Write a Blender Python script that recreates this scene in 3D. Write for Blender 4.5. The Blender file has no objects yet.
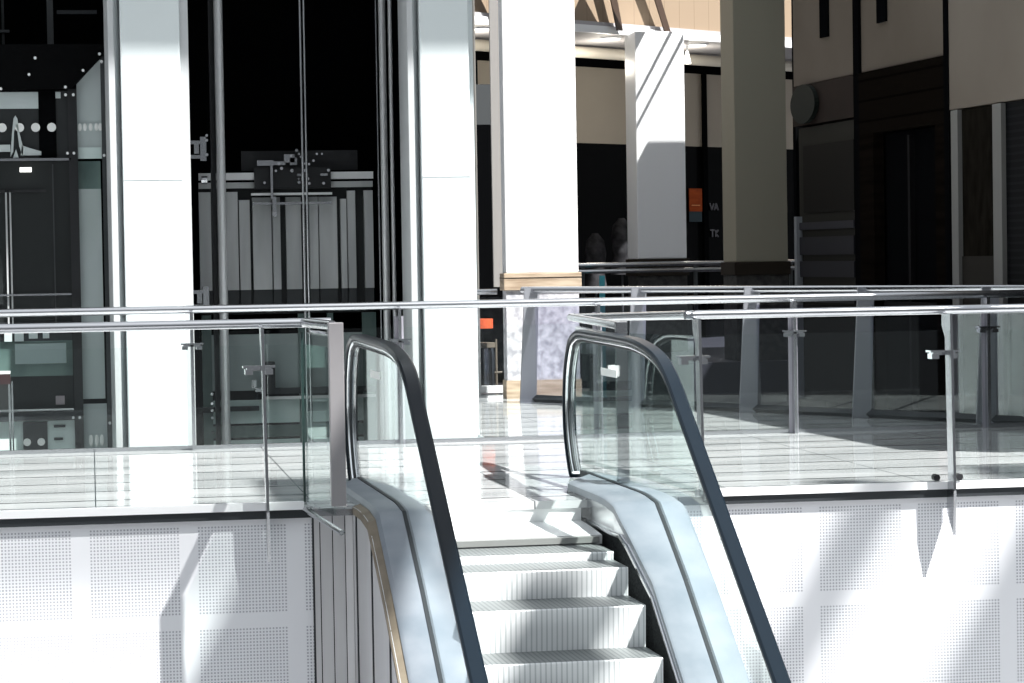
import bpy, math, random
from math import sin, cos, pi, radians
from mathutils import Vector, Matrix
random.seed(7)
S = bpy.context.scene
COL = S.collection

# ------------------------------------------------------------------ camera
cd = bpy.data.cameras.new('camera'); cam = bpy.data.objects.new('camera', cd); COL.objects.link(cam)
yaw, pitch, roll = radians(9.19), radians(1.82), 0.0165
fw = Vector((sin(yaw)*cos(pitch), cos(yaw)*cos(pitch), -sin(pitch)))
rt = Vector((cos(yaw), -sin(yaw), 0)); up = rt.cross(fw)
r2 = rt*cos(roll) - up*sin(roll); u2 = up*cos(roll) + rt*sin(roll)
M = Matrix((r2, u2, -fw)).transposed().to_4x4(); M.translation = Vector((0, 0, 1.389))
cam.matrix_world = M
cd.sensor_width = 36; cd.lens = 2600/1024*36; cd.clip_start = 0.1; cd.clip_end = 300
S.camera = cam

# ------------------------------------------------------------------ world, sun, exposure
W = bpy.data.worlds.new('world'); S.world = W; W.use_nodes = True
wn, wl = W.node_tree.nodes, W.node_tree.links
wn.clear()
wo = wn.new('ShaderNodeOutputWorld'); wb = wn.new('ShaderNodeBackground'); wt = wn.new('ShaderNodeTexCoord')
ws = wn.new('ShaderNodeSeparateXYZ'); wr = wn.new('ShaderNodeValToRGB')
wl.new(wt.outputs['Generated'], ws.inputs[0]); wl.new(ws.outputs['Z'], wr.inputs[0])
wr.color_ramp.elements[0].position = 0.0; wr.color_ramp.elements[0].color = (.16, .17, .18, 1)
wr.color_ramp.elements[1].position = 0.7; wr.color_ramp.elements[1].color = (.95, 1.0, 1.06, 1)
wl.new(wr.outputs[0], wb.inputs['Color']); wb.inputs['Strength'].default_value = .9
wl.new(wb.outputs[0], wo.inputs[0])
sd = bpy.data.lights.new('sun', 'SUN'); sun = bpy.data.objects.new('sun', sd); COL.objects.link(sun)
sd.energy = 13; sd.angle = radians(0.7); sd.color = (1, .985, .96)
SUN = Vector((-.55, .5, -1))
sun.rotation_euler = SUN.to_track_quat('-Z', 'Y').to_euler()
S.view_settings.view_transform = 'Standard'; S.view_settings.look = 'None'
S.view_settings.gamma = 1; S.view_settings.exposure = 0.0; S.view_settings.use_curve_mapping = False
S.cycles.transparent_max_bounces = 40; S.cycles.max_bounces = 10

# ------------------------------------------------------------------ materials
def mat(name, color, rough=.5, metal=0, spec=.5, emit=None, estr=0):
    m = bpy.data.materials.new(name); m.use_nodes = True
    b = m.node_tree.nodes['Principled BSDF']
    b.inputs['Base Color'].default_value = (*color, 1); b.inputs['Roughness'].default_value = rough
    b.inputs['Metallic'].default_value = metal; b.inputs['Specular IOR Level'].default_value = spec
    if emit:
        b.inputs['Emission Color'].default_value = (*emit, 1); b.inputs['Emission Strength'].default_value = estr
    return m
def bsdf(m): return m.node_tree.nodes['Principled BSDF']
def noisy(m, c1, c2, scale=(1, 1, 1), nscale=3, detail=4, sharp=(.35, .65)):
    nt = m.node_tree; n, l = nt.nodes, nt.links
    tc = n.new('ShaderNodeTexCoord'); mp = n.new('ShaderNodeMapping'); nz = n.new('ShaderNodeTexNoise'); cr = n.new('ShaderNodeValToRGB')
    mp.inputs['Scale'].default_value = scale; nz.inputs['Scale'].default_value = nscale; nz.inputs['Detail'].default_value = detail
    l.new(tc.outputs['Object'], mp.inputs[0]); l.new(mp.outputs[0], nz.inputs['Vector']); l.new(nz.outputs['Fac'], cr.inputs[0])
    cr.color_ramp.elements[0].position = sharp[0]; cr.color_ramp.elements[0].color = (*c1, 1)
    cr.color_ramp.elements[1].position = sharp[1]; cr.color_ramp.elements[1].color = (*c2, 1)
    l.new(cr.outputs[0], bsdf(m).inputs['Base Color']); return m
def mth(nt, op, a, b=None, c=None):
    n = nt.nodes.new('ShaderNodeMath'); n.operation = op
    for i, v in enumerate((a, b, c)):
        if v is None: continue
        if isinstance(v, (int, float)): n.inputs[i].default_value = v
        else: nt.links.new(v, n.inputs[i])
    return n.outputs[0]
def glass(name, tint=(.975, .99, .985), refl=.05):
    m = bpy.data.materials.new(name); m.use_nodes = True; nt = m.node_tree; n, l = nt.nodes, nt.links
    n.clear(); o = n.new('ShaderNodeOutputMaterial'); mx = n.new('ShaderNodeMixShader')
    t = n.new('ShaderNodeBsdfTransparent'); t.inputs[0].default_value = (*tint, 1)
    g = n.new('ShaderNodeBsdfGlossy'); g.inputs['Roughness'].default_value = 0.02; g.inputs[0].default_value = (.95, 1, 1, 1)
    f = n.new('ShaderNodeFresnel'); f.inputs[0].default_value = 1.5
    k = mth(nt, 'MULTIPLY', f.outputs[0], refl/.04)
    k = mth(nt, 'MINIMUM', k, .6)
    ge = n.new('ShaderNodeNewGeometry'); k = mth(nt, 'MULTIPLY', k, mth(nt, 'SUBTRACT', 1.0, ge.outputs['Backfacing']))
    l.new(k, mx.inputs[0]); l.new(t.outputs[0], mx.inputs[1]); l.new(g.outputs[0], mx.inputs[2]); l.new(mx.outputs[0], o.inputs[0])
    return m
WHITE = mat('white_paint', (.80, .81, .82), .45)
CLAD = mat('white_glossy_cladding', (.60, .65, .66), .2, 0, .3)
STRIPM = mat('satin_aluminium_strip', (.55, .57, .58), .35, .3)
STEEL = mat('brushed_steel', (.50, .51, .53), .22, 1)
CHROME = mat('chrome', (.85, .86, .88), .12, 1)
DECK = noisy(mat('satin_deck_metal', (.21, .235, .27), .38, .1), (.18, .21, .245), (.24, .265, .30), (1, 1, 1), 4)
RUBBER = mat('black_rubber', (.004, .009, .015), .30, 0, .2)
GASKET = mat('dark_gasket', (.012, .016, .02), .6)
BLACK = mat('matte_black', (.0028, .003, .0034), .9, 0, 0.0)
DARK = mat('dark_metal', (.02, .021, .023), .5, .2, .3)
BRUSH = noisy(mat('brush_black', (.01, .011, .012), .9, 0, .1), (.004, .004, .005), (.03, .034, .036), (1, 1, 1), 90)
GREYM = noisy(mat('grey_sheet_metal', (.46, .475, .48), .45, .1, .3), (.38, .395, .40), (.56, .575, .58), (2, 2, .3), 2)
DGREY = mat('dark_grey_panel', (.055, .06, .063), .6, 0, .2)
CHAR = mat('charcoal_panel', (.022, .024, .025), .6, 0, .2)
BEIGE = noisy(mat('beige_plaster', (.42, .37, .31), .85, 0, .1), (.40, .36, .30), (.44, .395, .33), (1, 1, 1), .6)
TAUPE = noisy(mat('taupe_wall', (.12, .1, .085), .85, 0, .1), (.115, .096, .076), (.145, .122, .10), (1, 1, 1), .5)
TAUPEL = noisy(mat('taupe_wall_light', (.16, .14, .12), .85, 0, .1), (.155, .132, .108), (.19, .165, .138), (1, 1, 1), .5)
BROWN = noisy(mat('dark_brown_boards', (.02, .015, .011), .9, 0, 0), (.003, .0024, .0018), (.007, .0052, .004), (1, .5, 12), 1.5)
RUST = noisy(mat('red_brown_board', (.04, .024, .018), .75, 0, .1), (.013, .009, .0068), (.02, .013, .0105), (1, 1, 1), 1.5)
TAN = noisy(mat('tan_trim', (.24, .19, .14), .6), (.15, .12, .085), (.2, .165, .12), (1, 1, 1), 8)
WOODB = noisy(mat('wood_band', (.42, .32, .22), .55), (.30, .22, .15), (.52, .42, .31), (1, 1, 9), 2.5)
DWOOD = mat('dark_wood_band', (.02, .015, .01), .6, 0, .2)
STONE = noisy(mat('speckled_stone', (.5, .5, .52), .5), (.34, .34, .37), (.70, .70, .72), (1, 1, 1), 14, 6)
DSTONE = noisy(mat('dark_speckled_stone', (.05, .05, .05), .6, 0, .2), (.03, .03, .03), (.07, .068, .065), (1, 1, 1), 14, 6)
TEAL = noisy(mat('pale_teal_glass', (.62, .74, .72), .2), (.54, .67, .65), (.72, .82, .80), (1, 1, .4), 2)
DTEAL = noisy(mat('deep_teal_panel', (.07, .12, .11), .3), (.045, .08, .075), (.14, .21, .195), (1, 1, .4), 3)
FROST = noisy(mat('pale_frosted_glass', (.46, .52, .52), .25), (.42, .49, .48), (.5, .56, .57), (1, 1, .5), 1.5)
LIT = mat('lamp_glow', (.9, .9, .9), .5, 0, .5, (1, .98, .94), 2.2)
DIML = mat('reflected_glow', (.5, .5, .5), .5, 0, .5, (.8, .9, .88), .18)  # faint glow painting lights reflected in the lift glass
ORANGE = noisy(mat('orange_print', (.3, .05, .01), .6, 0, .1), (.22, .035, .008), (.36, .07, .015), (1, 1, 3), 4)
SEAT = mat('orange_seat', (.7, .12, .04), .5)
CYAN = mat('cyan_panel', (.08, .42, .5), .4)
RED = mat('red_panel', (.3, .01, .03), .5)
DGLASS = mat('black_shop_glass', (.003, .0032, .0035), .2, 0, .06)
GL = glass('clear_balustrade_glass'); GLT = glass('greenish_edge_glass', (.945, .98, .97), .05); GLK = glass('shop_screen_glass', (.82, .84, .88), .05)
GLC = glass('purple_tinted_glass', (.80, .80, .86), .10)
EDGE = mat('green_glass_edge', (.015, .035, .033), .4)

# floor: polished pale tiles, dark joints widened to paint reflected streaks, soft cloudy tone
FLOOR = mat('polished_pale_tiles', (.4, .4, .4), .07, 0, .6)
nt = FLOOR.node_tree; tc = nt.nodes.new('ShaderNodeTexCoord'); sp = nt.nodes.new('ShaderNodeSeparateXYZ'); nt.links.new(tc.outputs['Object'], sp.inputs[0])
fy = mth(nt, 'FRACT', mth(nt, 'DIVIDE', mth(nt, 'SUBTRACT', sp.outputs['Y'], 14.9), .62)); fx = mth(nt, 'FRACT', mth(nt, 'DIVIDE', sp.outputs['X'], 1.24))
jn = mth(nt, 'MAXIMUM', mth(nt, 'LESS_THAN', fy, .07), mth(nt, 'LESS_THAN', fx, .006))
nz = nt.nodes.new('ShaderNodeTexNoise'); mp = nt.nodes.new('ShaderNodeMapping'); mp.inputs['Scale'].default_value = (.5, 2.2, 1)
nt.links.new(tc.outputs['Object'], mp.inputs[0]); nt.links.new(mp.outputs[0], nz.inputs['Vector']); nz.inputs['Scale'].default_value = 1.1; nz.inputs['Detail'].default_value = 3
cr = nt.nodes.new('ShaderNodeValToRGB'); nt.links.new(nz.outputs['Fac'], cr.inputs[0])
cr.color_ramp.elements[0].position = .30; cr.color_ramp.elements[0].color = (.40, .42, .425, 1)
cr.color_ramp.elements[1].position = .62; cr.color_ramp.elements[1].color = (.62, .635, .64, 1)
mx = nt.nodes.new('ShaderNodeMix'); mx.data_type = 'RGBA'; nt.links.new(jn, mx.inputs[0]); nt.links.new(cr.outputs[0], mx.inputs[6]); mx.inputs[7].default_value = (.04, .045, .05, 1)
nt.links.new(mx.outputs[2], bsdf(FLOOR).inputs['Base Color'])

def perforated(name, x0):
    m = mat(name, (.78, .79, .82), .4); nt = m.node_tree
    tc = nt.nodes.new('ShaderNodeTexCoord'); sp = nt.nodes.new('ShaderNodeSeparateXYZ'); nt.links.new(tc.outputs['Object'], sp.inputs[0])
    X, Z = sp.outputs['X'], sp.outputs['Z']
    u = mth(nt, 'FRACT', mth(nt, 'DIVIDE', mth(nt, 'SUBTRACT', X, x0), .598))
    v = mth(nt, 'FRACT', mth(nt, 'DIVIDE', mth(nt, 'SUBTRACT', -.08, Z), .58))
    blk = mth(nt, 'MULTIPLY', mth(nt, 'LESS_THAN', u, .835), mth(nt, 'LESS_THAN', v, .862))
    du = mth(nt, 'SUBTRACT', mth(nt, 'FRACT', mth(nt, 'DIVIDE', mth(nt, 'MULTIPLY', u, .598), .0185)), .5)
    dv = mth(nt, 'SUBTRACT', mth(nt, 'FRACT', mth(nt, 'DIVIDE', mth(nt, 'MULTIPLY', v, .58), .0185)), .5)
    r = mth(nt, 'ADD', mth(nt, 'MULTIPLY', du, du), mth(nt, 'MULTIPLY', dv, dv))
    dot = mth(nt, 'MULTIPLY', blk, mth(nt, 'LESS_THAN', r, .085))
    mx = nt.nodes.new('ShaderNodeMix'); mx.data_type = 'RGBA'; nt.links.new(dot, mx.inputs[0])
    mx.inputs[6].default_value = (.78, .79, .82, 1); mx.inputs[7].default_value = (.38, .39, .43, 1)
    nt.links.new(mx.outputs[2], bsdf(m).inputs['Base Color']); return m
PERF_L = perforated('perforated_white_panel_a', .562 - .598*5); PERF_R = perforated('perforated_white_panel_b', 4.758 - .598*5)

def striped(name, c1, c2, axis, period, duty, rough=.4, metal=0.0, spec=.5):
    m = mat(name, c1, rough, metal, spec); nt = m.node_tree
    tc = nt.nodes.new('ShaderNodeTexCoord'); sp = nt.nodes.new('ShaderNodeSeparateXYZ'); nt.links.new(tc.outputs['Object'], sp.inputs[0])
    f = mth(nt, 'LESS_THAN', mth(nt, 'FRACT', mth(nt, 'DIVIDE', sp.outputs[axis], period)), duty)
    mx = nt.nodes.new('ShaderNodeMix'); mx.data_type = 'RGBA'; nt.links.new(f, mx.inputs[0])
    mx.inputs[6].default_value = (*c1, 1); mx.inputs[7].default_value = (*c2, 1)
    nt.links.new(mx.outputs[2], bsdf(m).inputs['Base Color']); return m
STEPM = striped('grooved_aluminium', (.80, .82, .83), (.55, .58, .59), 'X', .0265, .3, .4, .1)
TREADM = striped('grooved_tread', (.22, .24, .24), (.12, .135, .135), 'X', .0265, .35, .4, .4)
SLATW = striped('tan_wood_slats', (.27, .205, .145), (.19, .14, .095), 'X', .235, .03, .6, 0, .2)
LOUVRE = striped('black_louvre', (.003, .0033, .004), (.007, .0075, .0085), 'Z', .06, .35, .7, 0, .05)
SIDING = striped('brown_lap_siding', (.0058, .0046, .0036), (.0026, .002, .0016), 'Z', .19, .1, .9, 0, 0)

# ------------------------------------------------------------------ mesh helpers
class MB:
    def __init__(s): s.v = []; s.f = []
    def add(s, vs, fs):
        k = len(s.v); s.v += [tuple(v) for v in vs]; s.f += [tuple(i+k for i in f) for f in fs]; return s
    def box(s, x0, x1, y0, y1, z0, z1):
        v = [(x, y, z) for x in (x0, x1) for y in (y0, y1) for z in (z0, z1)]
        return s.add(v, [(0, 1, 3, 2), (4, 6, 7, 5), (0, 4, 5, 1), (2, 3, 7, 6), (0, 2, 6, 4), (1, 5, 7, 3)])
    def prism(s, pts, axis, a, b):      # pts 2D in the other two axes (in xyz order), extruded along axis
        def P(p, t):
            q = list(p); q.insert(axis, t); return q
        n = len(pts); v = [P(p, a) for p in pts] + [P(p, b) for p in pts]
        return s.add(v, [tuple(range(n))[::-1], tuple(range(n, 2*n))] + [(i, (i+1) % n, n+(i+1) % n, n+i) for i in range(n)])
    def tube(s, path, r, n=12, cap=True):
        path = [Vector(p) for p in path]; rings = []
        rr = r if isinstance(r, (list, tuple)) else [r]*len(path)
        for i, p in enumerate(path):
            d = (path[min(i+1, len(path)-1)] - path[max(i-1, 0)]).normalized()
            a = d.cross(Vector((0, 0, 1)))
            if a.length < .2: a = d.cross(Vector((1, 0, 0)))
            a.normalize(); b = a.cross(d)
            rings.append([p + (a*cos(2*pi*k/n) + b*sin(2*pi*k/n))*rr[i] for k in range(n)])
        return s.loft(rings, cap)
    def loft(s, rings, cap=True):
        n = len(rings[0]); v = [p for r in rings for p in r]; f = []
        for i in range(len(rings)-1):
            for k in range(n): f.append((i*n+k, i*n+(k+1) % n, (i+1)*n+(k+1) % n, (i+1)*n+k))
        if cap: f += [tuple(range(n))[::-1], tuple((len(rings)-1)*n+k for k in range(n))]
        return s.add(v, f)
    def ball(s, c, r, n=10, sc=(1, 1, 1)):
        rings = []
        for i in range(1, n): 
            t = pi*i/n; rings.append([(c[0]+r*sc[0]*sin(t)*cos(2*pi*k/n), c[1]+r*sc[1]*sin(t)*sin(2*pi*k/n), c[2]+r*sc[2]*cos(t)) for k in range(n)])
        return s.loft(rings)
    def shear(s, k, x0):                 # stands a wall run obliquely to the landing
        s.v = [(x, y+k*(x-x0), z) for x, y, z in s.v]; return s
    def build(s, name, m, parent=None, smooth=False, bevel=0, kind=None):
        o = parent; org = Vector((0, 0, 0))
        while o is not None: org += Vector(o.location); o = o.parent
        me = bpy.data.meshes.new(name); me.from_pydata([tuple(Vector(v)-org*s.world) for v in s.v], [], s.f); me.update()
        import bmesh
        bm = bmesh.new(); bm.from_mesh(me); bmesh.ops.recalc_face_normals(bm, faces=bm.faces); bm.to_mesh(me); bm.free()
        me.materials.append(m)
        ob = bpy.data.objects.new(name, me); COL.objects.link(ob); ob.parent = parent
        if smooth:
            for p in me.polygons: p.use_smooth = True
            try: me.set_sharp_from_angle(angle=radians(40))
            except Exception: pass
        if bevel:
            b = ob.modifiers.new('bevel', 'BEVEL'); b.width = bevel; b.segments = 2; b.limit_method = 'ANGLE'
        if kind: ob['kind'] = kind
        return ob
    world = 1
OB = .75                                  # the far facade runs obliquely
def OY(x): return OB*(x-7)
def box(*a): return MB().box(*a)
def thing(name, label, cat, loc, rz=0, group=None):
    o = bpy.data.objects.new(name, None); COL.objects.link(o); o.location = loc; o.rotation_euler = (0, 0, rz)
    o['label'] = label; o['category'] = cat
    if group: o['group'] = group
    return o
def tag(o, label, cat, group=None):
    o['label'] = label; o['category'] = cat
    if group: o['group'] = group
    return o
def struct(name, mb, m, **k): return mb.build(name, m, kind='structure', **k)
def smoothpath(P, n=5):
    out = []
    for i in range(len(P)-1):
        p0 = P[max(i-1, 0)]; p1 = P[i]; p2 = P[i+1]; p3 = P[min(i+2, len(P)-1)]
        for k in range(n):
            t = k/n
            out.append(tuple(.5*((2*b)+(-a+c)*t+(2*a-5*b+4*c-d)*t*t+(-a+3*b-3*c+d)*t**3) for a, b, c, d in zip(p0, p1, p2, p3)))
    out.append(P[-1]); return out

# ------------------------------------------------------------------ the setting
YE = 14.63                                    # edge of the landing slab
LOW = -4.2                                    # storey below
C0, C1 = (4.15, 24.95), (7.30, 19.80)         # oblique edge beyond the second railing
struct('floor', MB().prism([(-8, YE), (13, YE), (13, 19.72), (7.34, 19.72), C1, C0, (4.9, 25.2), (5.0, 26.45), (3.02, 26.45), (3.02, 19.72), (-8, 19.72)], 2, -.045, 0), FLOOR)
struct('floor_lower', box(-14, 20, 2, 40, LOW-.1, LOW), mat('lower_floor', (.35, .36, .37), .5))
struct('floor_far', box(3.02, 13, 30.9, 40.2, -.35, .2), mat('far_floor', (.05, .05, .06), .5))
struct('wall_landing_left', box(-8, 1.205, YE, YE+.12, -2.2, -.048), PERF_L)
struct('wall_landing_right', box(3.22, 13, YE, YE+.12, -2.2, -.048), PERF_R)
struct('trim_1', box(-8, 1.205, YE-.035, YE, -.048, 0), GASKET)
struct('trim_2', box(3.32, 13, YE-.035, YE, -.048, 0), GASKET)
struct('trim_3', box(1.205, 1.225, YE-.02, YE+.1, -2.2, -.048), GASKET)
# dark enclosure behind the lift shaft
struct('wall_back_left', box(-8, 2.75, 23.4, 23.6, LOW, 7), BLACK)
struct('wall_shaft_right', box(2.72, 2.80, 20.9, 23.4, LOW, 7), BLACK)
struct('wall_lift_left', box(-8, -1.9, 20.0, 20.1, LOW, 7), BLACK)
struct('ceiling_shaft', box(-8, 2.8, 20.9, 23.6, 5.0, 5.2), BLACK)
# far gallery
struct('wall_back_upper', box(3.0, 13, 35.5, 35.7, 2.97, 4.05).shear(OB, 7), BEIGE)
struct('wall_back_lower', box(3.0, 13, 35.5, 35.7, .2, 2.97).shear(OB, 7), DGLASS)
struct('trim_4', box(3.0, 13, 35.44, 35.5, 4.02, 4.17).shear(OB, 7), BLACK)
struct('trim_5', box(8.80, 8.88, 35.42, 35.5, .2, 4.02).shear(OB, 7), BLACK)
struct('trim_6', box(5.02, 5.10, 35.42, 35.5, .2, 4.02).shear(OB, 7), BLACK)
struct('ceiling_gallery', box(3.0, 13, 32.2, 35.7, 4.18, 4.3).shear(OB, 7), mat('soffit_grey', (.35, .34, .35), .7))
struct('wall_bulkhead', box(3.0, 13, 32.25, 32.4, 4.24, 6.5).shear(OB, 7), SLATW)
struct('trim_7', box(3.0, 13, 32.16, 32.25, 4.16, 4.25).shear(OB, 7), WHITE)
struct('wall_far_slab', box(3.02, 13, 30.85, 30.9, -1.6, .2), mat('far_slab_face', (.06, .055, .075), .5))
struct('wall_under_far', box(3.02, 13, 30.9, 31.0, LOW, -1.6), BLACK)
# unseen slabs and beams added only to shape sun and shade (above the frame)
struct('shade_slab_upper', MB().box(7.4, 20, 25.9, 29.2, 5.0, 5.3).box(8.1, 20, 29.2, 30.4, 5.0, 5.1).box(7.4, 8.1, 29.2, 29.6, 5.0, 5.1).box(6.3, 7.30, 30.7, 31.3, 5.0, 5.1).box(7.64, 7.67, 29.2, 31.4, 5.05, 5.08).box(7.83, 7.86, 29.2, 31.4, 5.05, 5.08), WHITE)
struct('shade_slab_right', box(9.6, 20, 12, 25.9, 5.0, 5.3), WHITE)
struct('shade_beam_1', box(3.2, 7.4, 16.7, 17.8, 10, 10.5), WHITE)
struct('shade_beam_2', box(6.5, 15.4, 1.40, 1.56, 26, 26.2), WHITE)
struct('shade_beam_3', box(15.45, 15.75, -3, 5.3, 20, 20.3), WHITE)
struct('shade_beam_4', box(16.6, 17.4, -3, 6.0, 20, 20.3), WHITE)
struct('shade_beam_5', box(6.72, 7.25, 2, 11.5, 10, 10.4), WHITE)
struct('shade_beam_6', box(8.05, 8.36, 4.5, 8.0, 10, 10.4), WHITE)

# ------------------------------------------------------------------ shop wall on the right
WD = Vector((-.059, 1, 0)).normalized()
WK = 1.04                                     # the shop wall stands clear of the oblique railing
def WX(y): return 7.06 - .059*(y-19.6)
def wbox(mb, y0, y1, z0, z1, out=0.0, th=.1):   # box on the wall plane: out = how far it stands towards the void
    a0, a1 = WX(y0)*WK-out, WX(y1)*WK-out; y0, y1 = y0*WK, y1*WK
    z0, z1 = [z if z < -1 else 1.389+(z-1.389)*WK for z in (z0, z1)]
    v = [(a0, y0, z0), (a1, y1, z0), (a1, y1, z1), (a0, y0, z1), (a0+th, y0, z0), (a1+th, y1, z0), (a1+th, y1, z1), (a0+th, y0, z1)]
    return mb.add(v, [(0, 1, 2, 3), (4, 7, 6, 5), (0, 4, 5, 1), (3, 2, 6, 7), (0, 3, 7, 4), (1, 5, 6, 2)])
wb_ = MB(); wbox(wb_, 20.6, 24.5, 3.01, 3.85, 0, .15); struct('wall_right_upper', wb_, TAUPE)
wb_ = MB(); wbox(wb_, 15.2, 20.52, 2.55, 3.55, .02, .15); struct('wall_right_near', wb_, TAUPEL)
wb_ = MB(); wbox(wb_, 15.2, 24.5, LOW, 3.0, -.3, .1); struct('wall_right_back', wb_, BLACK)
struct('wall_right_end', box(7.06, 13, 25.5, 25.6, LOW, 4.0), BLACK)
wb_ = MB(); wbox(wb_, 22.62, 22.76, 0, 3.85, .03, .1); struct('trim_8', wb_, BLACK)
wb_ = MB(); wbox(wb_, 20.52, 20.62, 0, 3.85, .03, .1); struct('trim_9', wb_, BLACK)
def wthing(name, label, cat, y, group=None): return thing(name, label, cat, (WX(y)*WK, y*WK, -.06), 0, group)
def wpart(name, parent, y0, y1, z0, z1, m, out=0.0, th=.06):
    b = MB(); wbox(b, y0, y1, z0, z1, out, th); return b.build(name, m, parent)
t = wthing('shopfront', 'dim shopfront with red-brown fascia board over grey display glazing, beside grey-brown pillar', 'shopfront', 23.6)
wpart('fascia_board', t, 22.76, 24.45, 2.62, 3.0, RUST, .03, .12)
wpart('display_panel', t, 22.76, 24.37, 0, 2.6, mat('display_grey', (.018, .0175, .0145), .6, 0, .05), .0, .06)
wpart('dark_upper_panel', t, 22.8, 24.2, 1.78, 2.42, mat('display_dark', (.007, .0066, .0058), .6, 0, .05), .02, .03)
for z, h, c in ((1.62, .07, .06), (1.38, .17, .042), (1.17, .15, .042), (.93, .16, .042)):
    wpart('shelf_band', t, 22.8, 24.3, z, z+h, mat('shelf_grey', (c*.4, c*.4, c*.47), .5, 0, .1), .03, .04)
wpart('frame', t, 24.3, 24.37, 0, 1.75, mat('grey_frame', (.16, .17, .18), .4), .06, .06)
sg = MB(); a, b = (WX(24.35)-.06, 24.4), (WX(23.69)-.06, 23.69)
cy, cz, ry, rz_ = 24.03, 2.815, .35, .185
rg = [[(WX(cy+ry*cos(q))*WK-o, (cy+ry*cos(q))*WK, 1.389+(cz+rz_*sin(q)-1.389)*WK) for q in [2*pi*k/32 for k in range(32)]] for o in (.035, .08)]
sg.loft(rg); tag(sg.build('round_sign', mat('round_sign_face', (.010, .013, .011), .6, 0, .1)), 'dark round blank sign on the red-brown fascia board', 'sign')
for yy, z0 in ((23.57, 3.41), (22.07, 3.41)):
    b = MB(); wbox(b, yy-.11, yy+.11, z0, 3.84, .02, .06)
    tag(b.build('wall_slot', BLACK), 'narrow dark slot high in the taupe wall, ' + ('nearer the grey-brown pillar' if yy > 23 else 'above the boarded brown shopfront'), 'vent')
t = wthing('boarded_shopfront', 'dark brown boarded shopfront with a black doorway and clapboard fascia', 'shopfront', 21.6)
wpart('siding', t, 20.62, 22.62, 2.45, 3.0, SIDING, .03, .1)
wpart('jamb', t, 22.27, 22.62, 0, 2.45, BROWN, .03, .1)
wpart('jamb', t, 20.62, 20.82, 0, 2.45, BROWN, .03, .1)
d = wpart('door', t, 20.84, 22.25, 0, 2.44, BLACK, -.08, .05)
DRM = mat('door_rail_black', (.004, .004, .0045), .7, 0, .05)
wpart('door_rail', d, 21.55, 21.6, 0, 2.4, DRM, -.03, .05)
wpart('door_rail', d, 20.9, 22.2, .9, .96, DRM, -.03, .05)
t = wthing('shuttered_shopfront', 'shopfront with pale metal posts, brown side panel and a black louvred shutter', 'shopfront', 19.2)
PF = mat('pale_post', (.115, .115, .108), .5)
wpart('post', t, 20.31, 20.45, 0, 2.54, PF, .04, .1)
wpart('post', t, 19.43, 19.6, 0, 2.54, PF, .04, .1)
wpart('side_panel', t, 19.6, 20.31, 0, 2.54, noisy(mat('mottled_brown', (.03, .027, .021), .8, 0, 0), (.006, .0052, .004), (.012, .0105, .0082), (1, 3, 1), 4), 0, .06)
wpart('shutter', t, 15.3, 19.43, 0, 2.54, LOUVRE, 0, .06)
wpart('sill', t, 19.6, 20.31, 0, 1.35, mat('sill_brown', (.016, .014, .011), .8, 0, .1), .01, .05)

for x, w in ((6.55, .09), (7.25, .05), (7.80, .10)):
    tag(box(x-w, x+w, 30.78, 30.85, -1.5, .2).build('pilaster', mat('grey_pilaster', (.16, .16, .19), .5)), {6.55: 'dim grey pilaster below the far double-bar railing, right of the escalator end post', 7.25: 'slim grey pilaster below the far double-bar railing, midway', 7.80: 'dim grey pilaster below the shaded grey-brown pillar'}[x], 'pilaster', 'grey pilasters under the far railing')
# ------------------------------------------------------------------ pillars
def white_pillar(x0, x1, label, dep=.55):
    t = thing('clad_pillar', label, 'pillar', ((x0+x1)/2, 20.3, LOW), 0, 'white clad pillars flanking the lift shaft')
    box(x0, x1, 20.2, 20.2+.2, LOW, 7).build('front_panel', CLAD, t, bevel=.012)
    box(x0-.02, x1+.06, 20.4, 20.4+dep, LOW, 7).build('core', CLAD, t)
    b = MB(); r = .052; cx = x0-.07
    b.prism([(x0-.005, 20.3), (x0-.05, 20.235), (x0-.09, 20.235), (x0-.118, 20.29), (x0-.118, 20.6), (x0-.005, 20.6)], 2, LOW, 7)
    b.build('edge_strip', STRIPM, t, smooth=True)
    for z in (1.42+.62, -.2): box(x0, x1, 20.196, 20.2, z, z+.004).build('joint_line', mat('joint_grey', (.45, .48, .49), .4), t)
    return t
p1 = white_pillar(.264, .72, 'white clad pillar left of the lift shaft, beside the glass lift car')
box(.722, .785, 20.24, 20.42, LOW, 7).build('side_return', STRIPM, p1)
p2 = white_pillar(2.575, 2.965, 'white clad pillar right of the lift shaft, behind the left escalator handrail', .5)
def stone_pillar(x0, x1, y0, zt, bands, label, mw, mb_, ms, base=0, top=7, group=None, dep=None):
    t = thing('square_pillar', label, 'pillar', ((x0+x1)/2, y0+(x1-x0)/2, base), 0, group)
    y1 = y0 + (dep or (x1-x0))
    box(x0, x1, y0, y1, bands[0], top).build('shaft', mw, t, bevel=.01)
    box(x0-.025, x1+.025, y0-.025, y1+.025, bands[1], bands[0]).build('wood_band', mb_, t, bevel=.006)
    box(x0, x1, y0, y1, .17 if base == 0 else base, bands[1]).build('plinth', ms, t)
    if base == 0: box(x0-.012, x1+.012, y0-.012, y1+.012, 0, .18).build('skirting', mb_, t)
    box(x0-.028, x1+.028, y0-.028, y1+.028, bands[0]-.05, bands[0]-.042).build('groove', DWOOD, t)
    return t
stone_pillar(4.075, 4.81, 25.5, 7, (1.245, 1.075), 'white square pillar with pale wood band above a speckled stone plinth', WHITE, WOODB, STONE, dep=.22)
stone_pillar(6.70, 7.32, 32.22-.68, 7, (1.36, 1.15), 'distant white square pillar meeting the soffit edge, half in diagonal sunlight', WHITE, DWOOD, DSTONE, .2, 4.17)
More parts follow.
